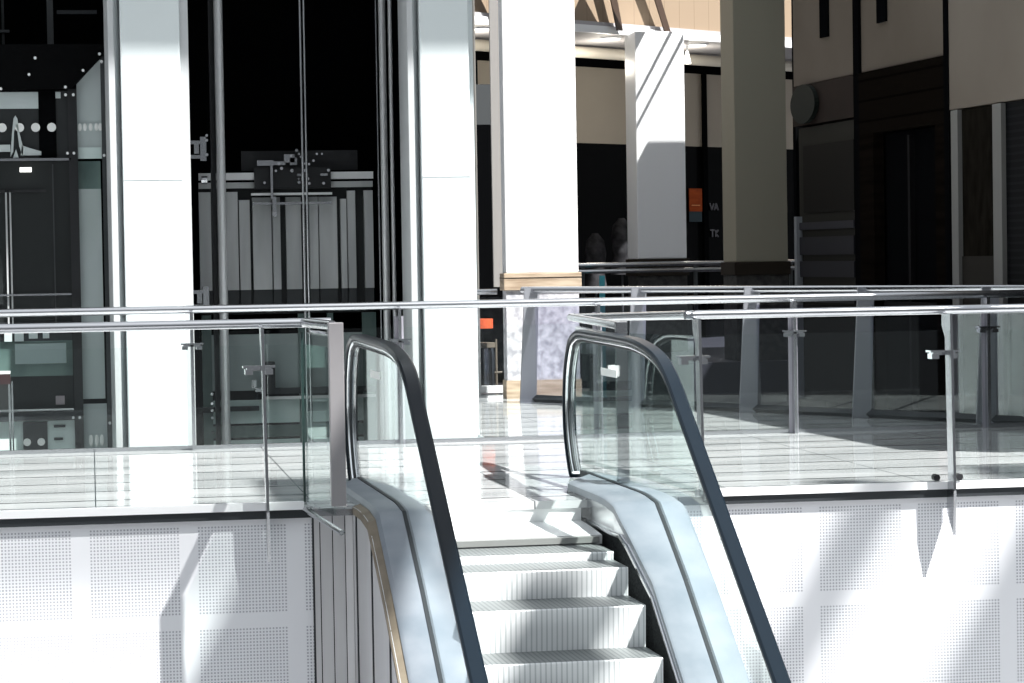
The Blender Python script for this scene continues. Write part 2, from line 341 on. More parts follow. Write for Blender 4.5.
stone_pillar(7.157, 7.757, 28.4, 7, (1.31, 1.165), 'shaded grey-brown square pillar with a dark wood band', mat('pillar_shade_tone', (.245, .23, .18), .7, 0, .2), DWOOD, DSTONE, .2, 5.0)  # this pillar's shade is put into its base colour
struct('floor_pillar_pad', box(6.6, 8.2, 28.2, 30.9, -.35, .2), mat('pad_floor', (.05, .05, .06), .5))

# ------------------------------------------------------------------ railings
def pt(x, y, z): return (x, y, z)
def blade(mb, x, y, zt, zb, dep=.13, th=.016, lean=0.012):
    pr = [(y-.10, zt), (y+.05, zt), (y+.055, zt-.07), (y+.0, zt-.14), (y+.0, .06), (y+.03, 0), (y+.03, max(zb+.12, -.2)), (y-.07, zb), (y-.10, 0)]
    if zb > -.05: pr = [(y-.10, zt), (y+.05, zt), (y+.055, zt-.07), (y+.0, zt-.14), (y+.0, zb), (y-.10, zb)]
    k = len(mb.v)
    mb.prism([(p[0], p[1]) for p in pr], 0, x-th/2, x+th/2)
    mb.v[k:] = [(a - lean*(c), b, c) for a, b, c in mb.v[k:]]
    return mb
def clamp(mb, x, y, z, w=.09):
    mb.box(x-w, x+w, y-.045, y+.05, z+.004, z+.016)
    mb.box(x-w*.75, x+w*.75, y-.02, y+.05, z-.012, z+.004)
    for s in (-.62, .62): mb.box(x+s*w-.022, x+s*w+.022, y-.03, y+.05, z-.034, z-.004)
    return mb
# nearer railing, left run
t = thing('glass_railing', 'steel and glass railing on the slab edge left of the escalator', 'railing', (-2, YE-.1, 0))
YR = YE-.03
hr = smoothpath([(-8, YR, 1.05), (-2, YR, 1.05), (1.10, YR, 1.05), (1.165, YR-.01, 1.05), (1.19, YR-.07, 1.05), (1.27, 13.86, 1.05)], 4)
MB().tube(hr, .027, 12).build('handrail', STEEL, t, smooth=True)
MB().tube([(1.20, YR-.06, 1.0), (1.268, 13.9, 1.0)], .012, 8).build('under_rail', CHROME, t, smooth=True)
box(-8, .93, YR-.006, YR+.006, .05, .93).build('glass_panel', GL, t)
g = box(.97, 1.16, YR-.006, YR+.006, .05, .93).build('glass_panel', GL, t)
box(1.158, 1.172, YR-.014, YR+.006, .04, 1.0).build('glass_edge', EDGE, g)
g = MB().add([(1.175, YR-.02, .03), (1.265, 13.9, .03), (1.265, 13.9, .93), (1.175, YR-.02, .93), (1.187, YR-.02, .03), (1.277, 13.9, .03), (1.277, 13.9, .93), (1.187, YR-.02, .93)],
             [(0, 1, 2, 3), (4, 7, 6, 5), (0, 4, 5, 1), (3, 2, 6, 7), (0, 3, 7, 4), (1, 5, 6, 2)]).build('return_glass', GLT, t)
box(-8, 1.16, YR-.02, YR+.02, .0, .045).build('base_rail', WHITE, t)
MB().tube([(1.165, YR-.03, 0.0), (1.30, 13.84, -.06)], .016, 8).build('return_base_rail', STEEL, t)
box(1.245, 1.325, 13.80, 13.86, .085, 1.065).build('end_post', mat('satin_post', (.3, .29, .3), .35, .4), t, bevel=.004)
for x in (-1.5, .95):
    o = blade(MB(), x, YR-.03, 1.03, -.28).build('stanchion', STEEL, t)
    clamp(MB(), x-.03, YR-.03, .80).build('clamp', CHROME, o)
# nearer railing, right run
t = thing('glass_railing', 'steel and glass railing on the slab edge right of the escalator', 'railing', (5, YE-.1, 0))
hr = smoothpath([(13, YR, 1.05), (6, YR, 1.05), (3.6, YR, 1.05), (3.44, YR+.02, 1.048), (3.40, YR+.2, 1.045), (3.2, 16.85, .995), (3.175, 17.0, .993), (3.15, 16.9, .993), (3.08, 15.05, .985)], 4)
MB().tube(hr, .026, 12).build('handrail', STEEL, t, smooth=True)
MB().tube([(3.155, 16.8, .925), (3.085, 15.08, .915)], .016, 8).build('under_rail', STEEL, t, smooth=True)
box(3.048, 3.118, 15.0, 15.05, .06, 1.01).build('end_post', STEEL, t, bevel=.004)
box(3.44, 4.88, YR-.006, YR+.006, .05, .93).build('glass_panel', GL, t)
box(4.95, 13, YR-.006, YR+.006, .05, .93).build('glass_panel', GL, t)
MB().add([(3.42, YR, .03), (3.2, 16.9, .03), (3.2, 16.9, .9), (3.42, YR, .93), (3.432, YR, .03), (3.212, 16.9, .03), (3.212, 16.9, .9), (3.432, YR, .93)],
         [(0, 1, 2, 3), (4, 7, 6, 5), (0, 4, 5, 1), (3, 2, 6, 7), (0, 3, 7, 4), (1, 5, 6, 2)]).build('return_glass', GLT, t)
box(3.42, 13, YR-.02, YR+.02, 0, .045).build('base_rail', WHITE, t)
for x in (3.44, 4.935, 7.6):
    o = blade(MB(), x, YR-.03, 1.03, -.26 if x > 4 else -.02).build('stanchion', STEEL, t)
    clamp(MB(), x-.03, YR-.03, .80).build('clamp', CHROME, o)
for x in (4.86, 5.0): MB().tube([(x, YR-.03, .07), (x, YR+.02, .07)], .02, 10).build('glass_bolt', DARK, t)
# second railing, across the far side of the landing
t = thing('glass_railing', 'steel and glass railing across the far side of the landing', 'railing', (2, 19.6, 0))
MB().tube([(-8, 19.6, 1.05), (7.33, 19.6, 1.05)], .031, 12).build('handrail', STEEL, t, smooth=True)
xs = [-2.3, -.8, .739, 2.30, 3.83, 5.375, 6.94]
box(-8, 7.33, 19.598, 19.61, .03, .885).build('glass_panel', GL, t)
box(-8, 7.33, 19.585, 19.625, 0, .03).build('base_rail', STEEL, t)
for i, x in enumerate(xs):
    o = box(x-.012, x+.012, 19.50, 19.59, 0, 1.03).build('stanchion', STEEL, t)
    if i > 2: box(x-.035, x+.035, 19.565, 19.58, .0, .97).build('stanchion_plate', mat('dull_steel', (.32, .31, .35), .4, .5), o)
    clamp(MB(), x, 19.52, .785, .085).build('clamp', CHROME, o)
box(1.83, 1.915, 19.575, 19.59, .47, .556).build('label_sticker', mat('white_sticker', (.85, .85, .85), .5), t)
# third railing, on the oblique edge
t = thing('glass_railing', 'oblique steel railing with broad flat posts beyond the landing, in front of the shops', 'railing', (5.6, 22, 0))
def CP(s, z=0): return (C0[0]+(C1[0]-C0[0])*s, C0[1]+(C1[1]-C0[1])*s, z)
MB().tube([CP(.0, 1.085), CP(1.1, 1.085)], .033, 12).build('handrail', STEEL, t, smooth=True)
c0, c1 = CP(0), CP(1.1)
MB().add([(c0[0], c0[1], .05), (c1[0], c1[1], .05), (c1[0], c1[1], .95), (c0[0], c0[1], .95), (c0[0]+.012, c0[1], .05), (c1[0]+.012, c1[1], .05), (c1[0]+.012, c1[1], .95), (c0[0]+.012, c0[1], .95)],
         [(0, 1, 2, 3), (4, 7, 6, 5), (0, 4, 5, 1), (3, 2, 6, 7), (0, 3, 7, 4), (1, 5, 6, 2)]).build('glass_panel', GLC, t)
MB().tube([CP(0, .03), CP(1.1, .03)], .04, 4).build('base_rail', GASKET, t)
for s in (.02, .27, .51, .73, .95):
    x, y, _ = CP(s)
    b = MB().add([(x-.13, y-.05, 0), (x+.03, y-.05, 0), (x+.07, y-.05, 1.1), (x-.07, y-.05, 1.1), (x-.13, y-.02, 0), (x+.03, y-.02, 0), (x+.07, y-.02, 1.1), (x-.07, y-.02, 1.1)],
         [(0, 1, 2, 3), (4, 7, 6, 5), (0, 4, 5, 1), (3, 2, 6, 7), (0, 3, 7, 4), (1, 5, 6, 2)])
    b.build('post', mat('flat_post_steel', (.30, .31, .34), .4, .5), t)
MB().tube([(3.02, 26.0, 1.06), (4.06, 26.0, 1.06)], .03, 10).build('handrail', STEEL, t, smooth=True)
# far railing of the gallery opposite
t = thing('double_bar_railing', 'thin double-bar steel railing of the far gallery, seen between the pillars', 'railing', (7, 31.0, .2))
MB().tube([(3.05, 31, 1.295), (12, 31, 1.295)], .03, 8).build('top_bar', STEEL, t)
MB().tube([(3.05, 31, 1.22), (12, 31, 1.22)], .028, 8).build('lower_bar', STEEL, t)
for x in (3.4, 4.6, 5.9, 7.3, 8.5, 9.7, 10.9): box(x-.02, x+.02, 30.98, 31.02, .2, 1.28).build('post', DGREY, t)

# ------------------------------------------------------------------ escalator
TH = .022
esc = thing('escalator', 'escalator rising to the landing with glass balustrades and black handrails', 'escalator', (2.3, 16.2, 0), TH)
class LB(MB): world = 0
SL = .655
def deckz(y):
    P = [(.5, .06), (-2.0, .06), (-2.28, .035), (-2.5, -.085), (-2.9, -.315)]
    if y >= P[0][0]: return .06
    for (a, za), (b, zb) in zip(P, P[1:]):
        if y >= b: return za + (zb-za)*(a-y)/(a-b)
    return -.315 - SL*(-2.9-y)
def kickz(y): return min(kick0(y), deckz(y)-.085)
def kick0(y):
    P = [(.5, -.05), (-1.2, -.09), (-1.5, -.12), (-2.72, -.13), (-2.96, -.18), (-3.32, -.36)]
    if y >= P[0][0]: return -.05
    for (a, za), (b, zb) in zip(P, P[1:]):
        if y >= b: return za + (zb-za)*(a-y)/(a-b)
    return -.36 - SL*(-3.32-y)
YB = -8.2
hp = smoothpath([(-.10, .02), (-.03, .10), (.05, .25), (.075, .38), (.07, .52), (.02, .69), (-.10, .845), (-.24, .90), (-.40, .92), (-.75, .918), (-1.1, .915), (-1.5, .91), (-1.85, .90), (-2.2, .865), (-2.45, .81), (-2.65, .72), (-2.85, .59), (-3.05, .458)], 4)
hp += [(YB, .458 - SL*(-3.05-YB))]
def ribbon(path, xc, hw, t0, t1, rnd=0):
    rings = []
    for i, p in enumerate(path):
        a = path[max(i-1, 0)]; b = path[min(i+1, len(path)-1)]
        dy, dz = b[0]-a[0], b[1]-a[1]; L = math.hypot(dy, dz); ny, nz_ = dz/L, -dy/L   # outward normal
        def q(x, t): return (xc+x, p[0]+ny*t, p[1]+nz_*t)
        m_ = (t1-t0)
        rings.append([q(-hw*.82, t0), q(-hw, t0+m_*.3), q(-hw*.97, t0+m_*.7), q(-hw*.7, t1), q(hw*.7, t1), q(hw*.97, t0+m_*.7), q(hw, t0+m_*.3), q(hw*.82, t0)])
    return LB().loft(rings)
stn = [.5, .1, -.3, -.55, -.8, -1.05, -1.5, -1.9, -2.05, -2.15, -2.28, -2.4, -2.5, -2.65, -2.9, -3.4, -4.5, YB]
for sgn in (-1, 1):
    xg = .7*sgn
    ribbon(hp, xg, .043, -.008, .026).build('handrail', RUBBER, esc, smooth=True)
    tr = ribbon(hp, xg, .030, -.035, -.008).build('handrail_track', CHROME, esc, smooth=True)
    ribbon(hp, xg, .014, -.052, -.035).build('gasket', GASKET, tr, smooth=True)
    # glass balustrade: outline follows the handrail, closed along the deck
    top = [(y, z) for y, z in hp]; low = [(y, deckz(y)-.02) for y in (YB, -4.5, -2.9, -2.5, -2.28, -2.0, -1.0, -.3)]
    off = []
    for i, p in enumerate(top):
        a = top[max(i-1, 0)]; b = top[min(i+1, len(top)-1)]; dy, dz = b[0]-a[0], b[1]-a[1]; L = math.hypot(dy, dz)
        off.append((p[0]-dz/L*.04, p[1]+dy/L*.04))
    gp = LB().prism([(y, z) for y, z in off + low], 0, xg-.006, xg+.006).build('glass_balustrade', GLT if sgn > 0 else GL, esc)
    # decks
    xin = -.55 if sgn < 0 else .45
    def xof(y, sgn=sgn, xin=xin): return xin + (0 if sgn < 0 or y > -2.3 else .065*min(1, (-2.3-y)/.6))
    xo0, xo1 = sgn*.715, sgn*.86
    ys = [y for y in stn if y <= (-.30)]
    rings = []
    for y in ys:
        x1 = xo1 if y < -.6 else xo0 + (xo1-xo0)*(.35+.65*(-.3-y)/.3)
        z = deckz(y); rings.append([(xo0, y, z), (x1-sgn*.02, y, z-.008), (x1, y, z-.03), (x1, y, z-.06), (xo0, y, z-.06)])
    LB().loft(rings).build('outer_deck', DECK, esc, smooth=True)
    rings = []
    for y in [v for v in stn if v <= -.55]:
        xi = xof(y) if y <= -1.05 else sgn*.68 + (xin-sgn*.68)*(-.55-y)/.5
        z = deckz(y)+.002; rings.append([(sgn*.685, y, z), (xi+sgn*.015, y, z), (xi, y, z-.012), (xi, y, z-.05), (sgn*.685, y, z-.05)])
    LB().loft(rings).build('inner_deck', DECK, esc, smooth=True)
    LB().loft([[(sgn*.684, y, deckz(y)+.006), (sgn*.716, y, deckz(y)+.006), (sgn*.716, y, deckz(y)-.05), (sgn*.684, y, deckz(y)-.05)] for y in ys]).build('glass_gasket', GASKET, esc)
    # skirting along the steps
    v = [y for y in stn+[-1.2, -2.72, -2.96, -3.15, -3.32] if y <= -1.05]; v = sorted(set(v), reverse=True)
    xs0, xs1 = xin+sgn*.004, xin+sgn*.03
    sk = LB().loft([[(xof(y)+sgn*.004, y, deckz(y)-.045), (xof(y)+sgn*.03, y, deckz(y)-.045), (xof(y)+sgn*.03, y, kickz(y)), (xof(y)+sgn*.004, y, kickz(y))] for y in v]).build('skirt_panel', STEEL, esc)
    LB().loft([[(xof(y)-sgn*.012, y, kickz(y)+.010), (xof(y)+sgn*.02, y, kickz(y)+.014), (xof(y)+sgn*.02, y, kickz(y)-.012), (xof(y)-sgn*.012, y, kickz(y)-.008)] for y in v if y <= -1.45]).build('skirt_lip', CHROME, sk)
    LB().loft([[(xof(y)-sgn*.010, y, kickz(y)-.012), (xof(y)+sgn*.03, y, kickz(y)-.012), (xof(y)+sgn*.03, y, kickz(y)-.5), (xof(y)+sgn*.016, y, kickz(y)-.5)] for y in v if y <= -1.5]).build('skirt_brush', BRUSH, esc)
# little square glass labels stuck on the balustrades
LMAT = mat('white_label', (.8, .82, .8), .5)
for (x, y, z) in ((-.7, -.98, .73), (.7, -.92, .706)):
    LB().box(x-.009, x-.0065, y-.42, y, z-.022, z+.022).build('label_sticker', LMAT, esc)
# landing plate, comb and steps
LB().loft([[(-.52, y, z), (.42, y, z), (.42, y, z-.05), (-.52, y, z-.05)] for y, z in ((-1.562, -.001), (-1.568, -.118), (-1.8, -.125), (-2.12, -.145))]).build('landing_plate', mat('landing_steel', (.72, .74, .74), .3, .2), esc)
LB().box(-.52, .39, -2.19, -2.12, -.18, -.148).build('comb_plate', mat('comb_metal', (.3, .31, .3), .4, .5), esc)
nos = [(-2.19, -2.56, -.19), (-2.56, -2.905, -.235), (-2.905, -3.29, -.385), (-3.29, -3.65, -.60)]
while nos[-1][1] > YB: a = nos[-1]; nos.append((a[1], a[1]-.365, a[2]-.237))
for i, (ya, yb, z) in enumerate(nos):
    nz2 = nos[i+1][2] if i+1 < len(nos) else z-.2
    h = z-nz2
    prof = [(ya+.03, z), (yb+.004, z), (yb, z-.006), (yb, z-.014)] + [(yb + .02*(k/5)**1.7, z-.014-(h+.05)*k/5) for k in range(1, 6)] + [(ya+.03, z-h-.05)]
    st = LB().prism(prof, 0, -.53, .385).build('step', STEPM, esc)
    LB().box(-.528, .383, yb+.012, ya+.02, z-.001, z+.0015).build('tread', TREADM, st)
# slanted cladding panels of the truss, left side, and its plain twin on the right
seam = [(-1.125, -1.575), (-1.09, -1.58), (-1.02, -1.59), (-.95, -1.60), (-.905, -1.63), (-.9, -1.76), (-.9, -2.41), (-.9, -3.09), (-.9, -3.72), (-.9, -4.34), (-.9, -5.2), (-.9, -6.2), (-.9, -7.2), (-.9, YB)]
CLM = noisy(mat('cladding_metal', (.52, .52, .53), .38, .3), (.47, .47, .48), (.56, .56, .57), (1, 1, .3), 3)
for (x0, y0), (x1, y1) in zip(seam, seam[1:]):
    u = math.hypot(x1-x0, y1-y0); g = .0045/u; ya, yb = y0+(y1-y0)*g, y1-(y1-y0)*g; xa, xb = x0+(x1-x0)*g, x1-(x1-x0)*g
    n = 4; v = []; f = []
    for k in range(n+1):
        y = ya+(yb-ya)*k/n; x = xa+(xb-xa)*k/n; zt = deckz(y)-.05; zb = min(deckz(y)-1.4, -1.4)
        v += [(x, y, zt), (x, y, zb), (x+.004, y, zb), (x+.004, y, zt)]
    b = LB(); b.loft([v[i*4:i*4+4] for i in range(n+1)]).build('truss_cladding', CLM, esc)
for (x, y) in seam[5:12]:
    LB().add([(x-.007, y-.012, deckz(y-.012)-.06), (x-.007, y+.012, deckz(y+.012)-.06), (x-.007, y+.012, -1.9), (x-.007, y-.012, -1.9), (x+.003, y-.012, deckz(y-.012)-.06), (x+.003, y+.012, deckz(y+.012)-.06), (x+.003, y+.012, -1.9), (x+.003, y-.012, -1.9)],
        [(0, 1, 2, 3), (4, 7, 6, 5), (0, 4, 5, 1), (3, 2, 6, 7), (0, 3, 7, 4), (1, 5, 6, 2)]).build('seam_shadow_strip', GASKET, esc)  # raised dark strips stand in for shadow gaps between panels
LB().loft([[(x+.03, y, deckz(y)-.06), (x+.06, y, deckz(y)-.06), (x+.06, y, min(deckz(y)-1.4, -1.4)), (x+.03, y, min(deckz(y)-1.4, -1.4))] for x, y in seam]).build('truss_frame', BLACK, esc)
LB().loft([[(x-.008, y, deckz(y)-.055), (-.84, y, deckz(y)-.03), (-.84, y, deckz(y)-.06), (x-.008, y, deckz(y)-.09)] for x, y in [(-.90, -1.6), (-.9, -2.0), (-.9, -2.28), (-.9, -2.5), (-.9, -2.9), (-.9, -3.8), (-.9, -4.45), (-.9, -5.2), (-.9, YB)]]).build('trim_ledge', TAN, esc)
LB().box(-1.13, -.86, -1.66, -1.60, -.035, .0).build('trim_cap', STEEL, esc)
LB().loft([[(.80, y, deckz(y)-.07), (.84, y, deckz(y)-.07), (.84, y, deckz(y)-1.2), (.80, y, deckz(y)-1.2)] for y in stn if y <= -1.6]).build('side_cladding', CLM, esc)
LB().loft([[(-.5, y, deckz(y)-1.2), (.86, y, deckz(y)-1.2), (.86, y, deckz(y)-1.26), (-.9, y, deckz(y)-1.26)] for y in stn if y <= -1.6]).build('truss_underside', DGREY, esc)

# ------------------------------------------------------------------ lift shaft between the clad pillars
t = thing('lift_shaft', 'open lift shaft with steel guide rails and hoist ropes between the clad pillars', 'lift', (1.75, 22, LOW))
RAILM = mat('rail_steel', (.85, .86, .87), .3, .45)
def rod(x, y, r, m, nm='guide_rail'): return MB().tube([(x, y, LOW), (x, y, 6)], r, 12).build(nm, m, t, smooth=True)
rod(1.10, 21.9, .038, RAILM); MB().box(1.02, 1.06, 21.95, 22.05, LOW, 6).build('rail_back', DARK, t)
rod(2.475, 21.9, .03, RAILM); rod(2.545, 21.92, .018, RAILM); rod(2.43, 21.95, .008, STEEL)
for x in (1.768, 1.80): rod(x, 21.7, .010, CHROME, 'hoist_rope')
for z in (2.37, 1.12):
    b = MB(); b.box(.80, .96, 21.9, 21.94, z+.02, z+.05).box(.80, .95, 21.9, 21.94, z-.10, z-.07).box(.93, .98, 21.87, 21.94, z-.12, z+.08).box(.88, .92, 21.88, 21.94, z-.06, z+.02)
    b.build('rail_bracket', STEEL, t)
for z in (2.46, 2.42, 2.3, .30, .22, .16, .10, -.02): MB().tube([(.985, 21.86, z), (.985, 21.9, z)], .012, 8).build('bolt', CHROME, t)
t = thing('lift_landing_door', 'back of a lift landing door, ribbed grey steel panels under a door operator', 'lift door', (1.7, 22.3, 1.0))
pan = [(.93, 1.03, 2.0), (1.14, 1.26, 2.0), (1.27, 1.36, 1.93), (1.385, 1.545, 1.95), (1.555, 1.62, 1.95), (1.67, 1.80, 1.95), (1.87, 1.945, 1.95), (1.955, 2.11, 1.95), (2.14, 2.19, 1.93), (2.20, 2.27, 2.0), (2.345, 2.42, 2.0)]
for i, (a, b, z) in enumerate(pan):
    box(a, b, 22.35+.02*(i % 2), 22.42, 1.16, z).build('door_panel', GREYM, t)
    box(a, b, 22.37+.02*(i % 2), 22.42, .98, 1.16).build('lower_panel', DGREY, t)
box(.93, 2.42, 22.42, 22.46, .95, 2.05).build('backing', CHAR, t)
box(.93, 1.42, 22.28, 22.34, 2.10, 2.16).build('header_rail', WHITE, t); box(2.02, 2.42, 22.28, 22.34, 2.10, 2.16).build('header_rail', WHITE, t)
box(.93, 2.42, 22.33, 22.36, 2.03, 2.08).build('header_track', GREYM, t)
box(1.37, 2.06, 22.24, 22.27, 1.965, 1.985).build('hanger_bar', WHITE, t); box(1.38, 2.06, 22.26, 22.29, 1.885, 1.905).build('hanger_bar', STEEL, t)
box(1.30, 2.3, 22.4, 22.41, 2.18, 2.35).build('header_case', DARK, t)
MB().tube([(.95, 22.25, 2.10), (1.0, 22.25, 2.10)], .035, 10).build('roller', STEEL, t)
op = box(1.40, 2.05, 22.22, 22.30, 2.02, 2.20).build('operator_plate', DARK, t)
b = MB(); b.box(1.42, 1.56, 22.18, 22.22, 2.215, 2.26).box(1.53, 1.55, 22.15, 22.18, 1.93, 2.26).box(1.56, 1.66, 22.18, 22.22, 2.22, 2.25).box(1.65, 1.74, 22.18, 22.22, 2.24, 2.31).box(1.70, 1.76, 22.18, 22.22, 2.22, 2.28).box(1.545, 1.575, 22.16, 22.2, 1.82, 1.95)
b.build('lever', STEEL, op)
random.seed(3)
for k in range(22):
    x = random.uniform(1.42, 2.03); z = random.choice((2.19, 2.07, 2.10, 2.06, 2.31, 2.17)) if k > 6 else random.uniform(2.22, 2.36)
    if k <= 6: x = random.uniform(1.6, 1.9)
    MB().tube([(x, 22.16, z), (x, 22.22, z)], random.uniform(.008, .015), 8).build('bolt', CHROME, op)
for x in (1.80, 2.0): box(x-.04, x+.02, 22.2, 22.22, 2.125, 2.145).build('tie_plate', STEEL, op)
MB().tube([(1.56, 22.14, 1.80), (1.56, 22.2, 1.80)], .022, 10).build('weight', CHROME, op)
# lift pit gear seen low through the railing glass
t = thing('lift_car_frame', 'low lift car frame with sill beam and pale panels behind the railing glass', 'lift car', (1.7, 22.2, -.3))
box(.93, 2.42, 22.3, 22.34, .30, .78).build('car_wall', mat('teal_grey_wall', (.29, .34, .34), .5), t)
for x0, x1 in ((.93, 1.01), (1.75, 1.86), (2.0, 2.05), (2.30, 2.42)): box(x0, x1, 22.26, 22.3, -.2, .95).build('upright', DTEAL, t)
box(1.4, 2.4, 22.2, 22.26, .27, .32).build('sill_beam', GASKET, t); box(.93, 1.40, 22.2, 22.26, .13, .17).build('sill_beam', GASKET, t)
box(1.45, 2.4, 22.18, 22.2, .225, .25).build('sill_strip', WHITE, t)
bx = box(1.42, 1.53, 22.05, 22.2, .28, .55).build('control_box', DARK, t)
box(1.36, 1.42, 22.05, 22.1, .30, .33).build('conduit', STEEL, bx); box(1.33, 1.37, 22.05, 22.1, .33, .40).build('conduit', STEEL, bx)
for z0, z1, m in ((.02, .22, TEAL), (-.10, .0, DTEAL), (-.30, -.12, TEAL)): box(.95, 2.42, 22.28, 22.3, z0, z1).build('apron_panel', m, t)
box(.80, 1.0, 21.92, 21.95, .14, .18).build('rail_bracket', DARK, t)

# ------------------------------------------------------------------ glass lift car at the left
t = thing('glass_lift_car', 'glass lift car with black canopy and bolted frames left of the clad pillar', 'lift car', (-.6, 21, -.3))
MB().prism([(-1.9, 2.775), (-.115, 2.79), (.15, 3.07), (.15, 3.14), (-1.9, 3.14)], 1, 20.86, 20.98).build('canopy', mat('canopy_black', (.0035, .0037, .004), .8, 0, .02), t)
for x, z in ((-.39, 3.03), (-.44, 2.90), (-.16, 2.80), (-.02, 2.93), (.11, 3.06), (-.66, 2.79), (-.16, 2.74), (-.10, 2.74), (.125, 3.0), (-.155, 2.28), (-.105, 2.28), (.13, 2.26), (-.155, .19), (-.105, .19), (.13, .14)):
    MB().tube([(x, 20.82, z), (x, 20.88, z)], .011, 8).build('bolt', WHITE, t)
box(-.145, -.075, 20.9, 20.99, -.6, 2.79).build('corner_post', DARK, t)
box(.115, .165, 20.9, 20.99, -.6, 3.05).build('side_post', DGREY, t)
fp = box(-1.9, -.145, 20.97, 20.99, 2.25, 2.78).build('front_pane', mat('dark_pane', (.025, .028, .029), .2, 0, .4), t)
box(-1.9, -.375, 20.955, 20.97, 2.64, 2.77).build('pale_reflection', FROST, fp); box(-.27, -.20, 20.955, 20.97, 2.72, 2.77).build('pale_reflection', FROST, fp)  # pale panels painted where the pane reflects light
box(-.375, -.24, 20.95, 20.97, 2.25, 2.78).build('pane_mullion', BLACK, fp)
for x in (-.93, -.79, -.66, -.525, -.40, -.275):
    MB().tube([(x, 20.93, 2.49), (x, 20.95, 2.49)], .035, 20).build('light_reflection', DIML, fp)  # dim discs drawn as spotlights reflected in the pane
b = MB(); 
b.prism([(-.60, 2.26), (-.585, 2.44), (-.57, 2.56), (-.555, 2.585), (-.54, 2.56), (-.525, 2.44), (-.50, 2.33), (-.505, 2.26), (-.53, 2.34), (-.545, 2.48), (-.555, 2.50), (-.568, 2.46), (-.578, 2.3)], 1, 20.93, 20.95)
b.prism([(-1.4, 2.30), (-.60, 2.30), (-.60, 2.355), (-1.4, 2.355)], 1, 20.93, 20.95)
b.prism([(-.52, 2.27), (-.36, 2.27), (-.36, 2.30), (-.46, 2.33), (-.51, 2.35)], 1, 20.93, 20.95)
b.prism([(-.58, 2.25), (-.535, 2.25), (-.556, 2.32)], 1, 20.925, 20.945)
b.build('white_reflection', mat('reflection_white', (.45, .5, .5), .5), fp)  # white shape drawn as a reflection in the pane
box(-1.9, -.13, 20.9, 20.93, 2.225, 2.245).build('transom', STEEL, t)
sp_ = box(-.075, .115, 20.97, 20.99, 2.24, 2.83).build('side_pane', FROST, t)
MB().prism([(-.075, 2.83), (.115, 2.83), (.115, 3.03)], 1, 20.97, 20.99).build('side_pane', FROST, t)
box(-.07, .11, 20.96, 20.97, 2.24, 2.33).build('pane_tint', TEAL, sp_)
for x in (-.055, -.015, .03, .075, .105): MB().ball((x, 20.95, 2.49), .022, 10, (.7, .3, 1.4)).build('light_reflection', DIML, sp_)
box(-.075, .10, 20.97, 20.99, 2.0, 2.22).build('tinted_panel', DTEAL, t); box(-.075, .10, 20.97, 20.99, .33, 2.0).build('frosted_panel', FROST, t)
lw = box(-1.9, -.145, 21.0, 21.02, .80, 2.225).build('car_glass', mat('smoky_glass', (.018, .021, .021), .12, 0, .6), t)
box(-.65, -.637, 20.97, 21.0, .9, 2.0).build('glass_bar', GREYM, lw); box(-.618, -.606, 20.97, 21.0, .9, 2.0).build('glass_bar', GREYM, lw); box(-.28, -.27, 20.97, 21.0, .9, 2.2).build('glass_bar', DGREY, lw)
box(-1.9, -.33, 20.97, 21.0, 1.98, 2.0).build('glass_rail', DARK, lw); box(-1.9, -.15, 20.93, 20.96, 1.16, 1.175).build('glass_rail', STEEL, lw)
MB().box(-.53, -.44, 20.93, 20.98, 2.14, 2.175).build('ceiling_lamp', LIT, lw)
# lower part of the car, seen through the railings
for x0, x1, z0, z1, m in ((-.60, -.53, .80, .93, FROST), (-.49, -.42, .82, .93, FROST), (-.38, -.33, .82, .93, FROST), (-.68, -.62, .8, .93, FROST), (-.6, -.2, .62, .78, mat('dim_teal_reflection', (.26, .33, .33), .3))):
    box(x0, x1, 20.95, 20.97, z0, z1).build('reflection_strip', m, t)  # strips painted as reflections in the lower glass
box(-1.9, -.15, 20.98, 21.0, .80, .95).build('dark_band', GASKET, t)
box(-1.9, -.15, 20.98, 21.0, .52, .8).build('teal_band', DTEAL, t); box(-1.9, -.15, 20.98, 21.0, .26, .52).build('dark_apron', CHAR, t)
box(-.29, -.22, 20.95, 20.98, .29, .36).build('small_plate', mat('mauve_plate', (.3, .26, .28), .5), t)
box(-1.9, -.08, 20.88, 20.98, .17, .24).build('sill_beam', GASKET, t); box(-1.9, -.15, 20.86, 20.9, .25, .265).build('sill_trim', STEEL, t)
box(-1.9, -.12, 20.95, 20.97, -.6, .17).build('lower_pane', TEAL, t)
for x0, x1 in ((-.55, -.36),): box(x0, x1, 20.93, 20.95, -.6, .16).build('pane_shade', GASKET, t)
for x in (-.52, -.41): MB().tube([(x, 20.91, 0), (x, 20.93, 0)], .03, 16).build('light_reflection', DIML, t)
for x0, x1, z in ((-.31, -.22, .12), (-.31, -.24, .02)): MB().box(x0, x1, 20.93, 20.95, z-.01, z+.01).build('slot', GASKET, t)
box(-.08, .11, 20.97, 20.99, -.6, .29).build('lower_side_pane', FROST, t)
for x in (-.02, .025, .065): MB().ball((x, 20.95, .0), .03, 10, (.55, .3, 1.5)).build('light_reflection', DIML, t)
t = thing('bollard_reader', 'short post with dark red capped box in front of the glass lift car', 'post', (-.62, 20.6, LOW))
box(-.648, -.632, 20.6, 20.64, LOW, .5).build('pole', STEEL, t); box(-.625, -.612, 20.6, 20.64, LOW, .5).build('pole', STEEL, t)
h_ = box(-.80, -.63, 20.55, 20.65, .48, .56).build('head_box', mat('dark_red', (.03, .01, .012), .4), t); box(-.80, -.63, 20.55, 20.65, .56, .58).build('cap', WHITE, h_)
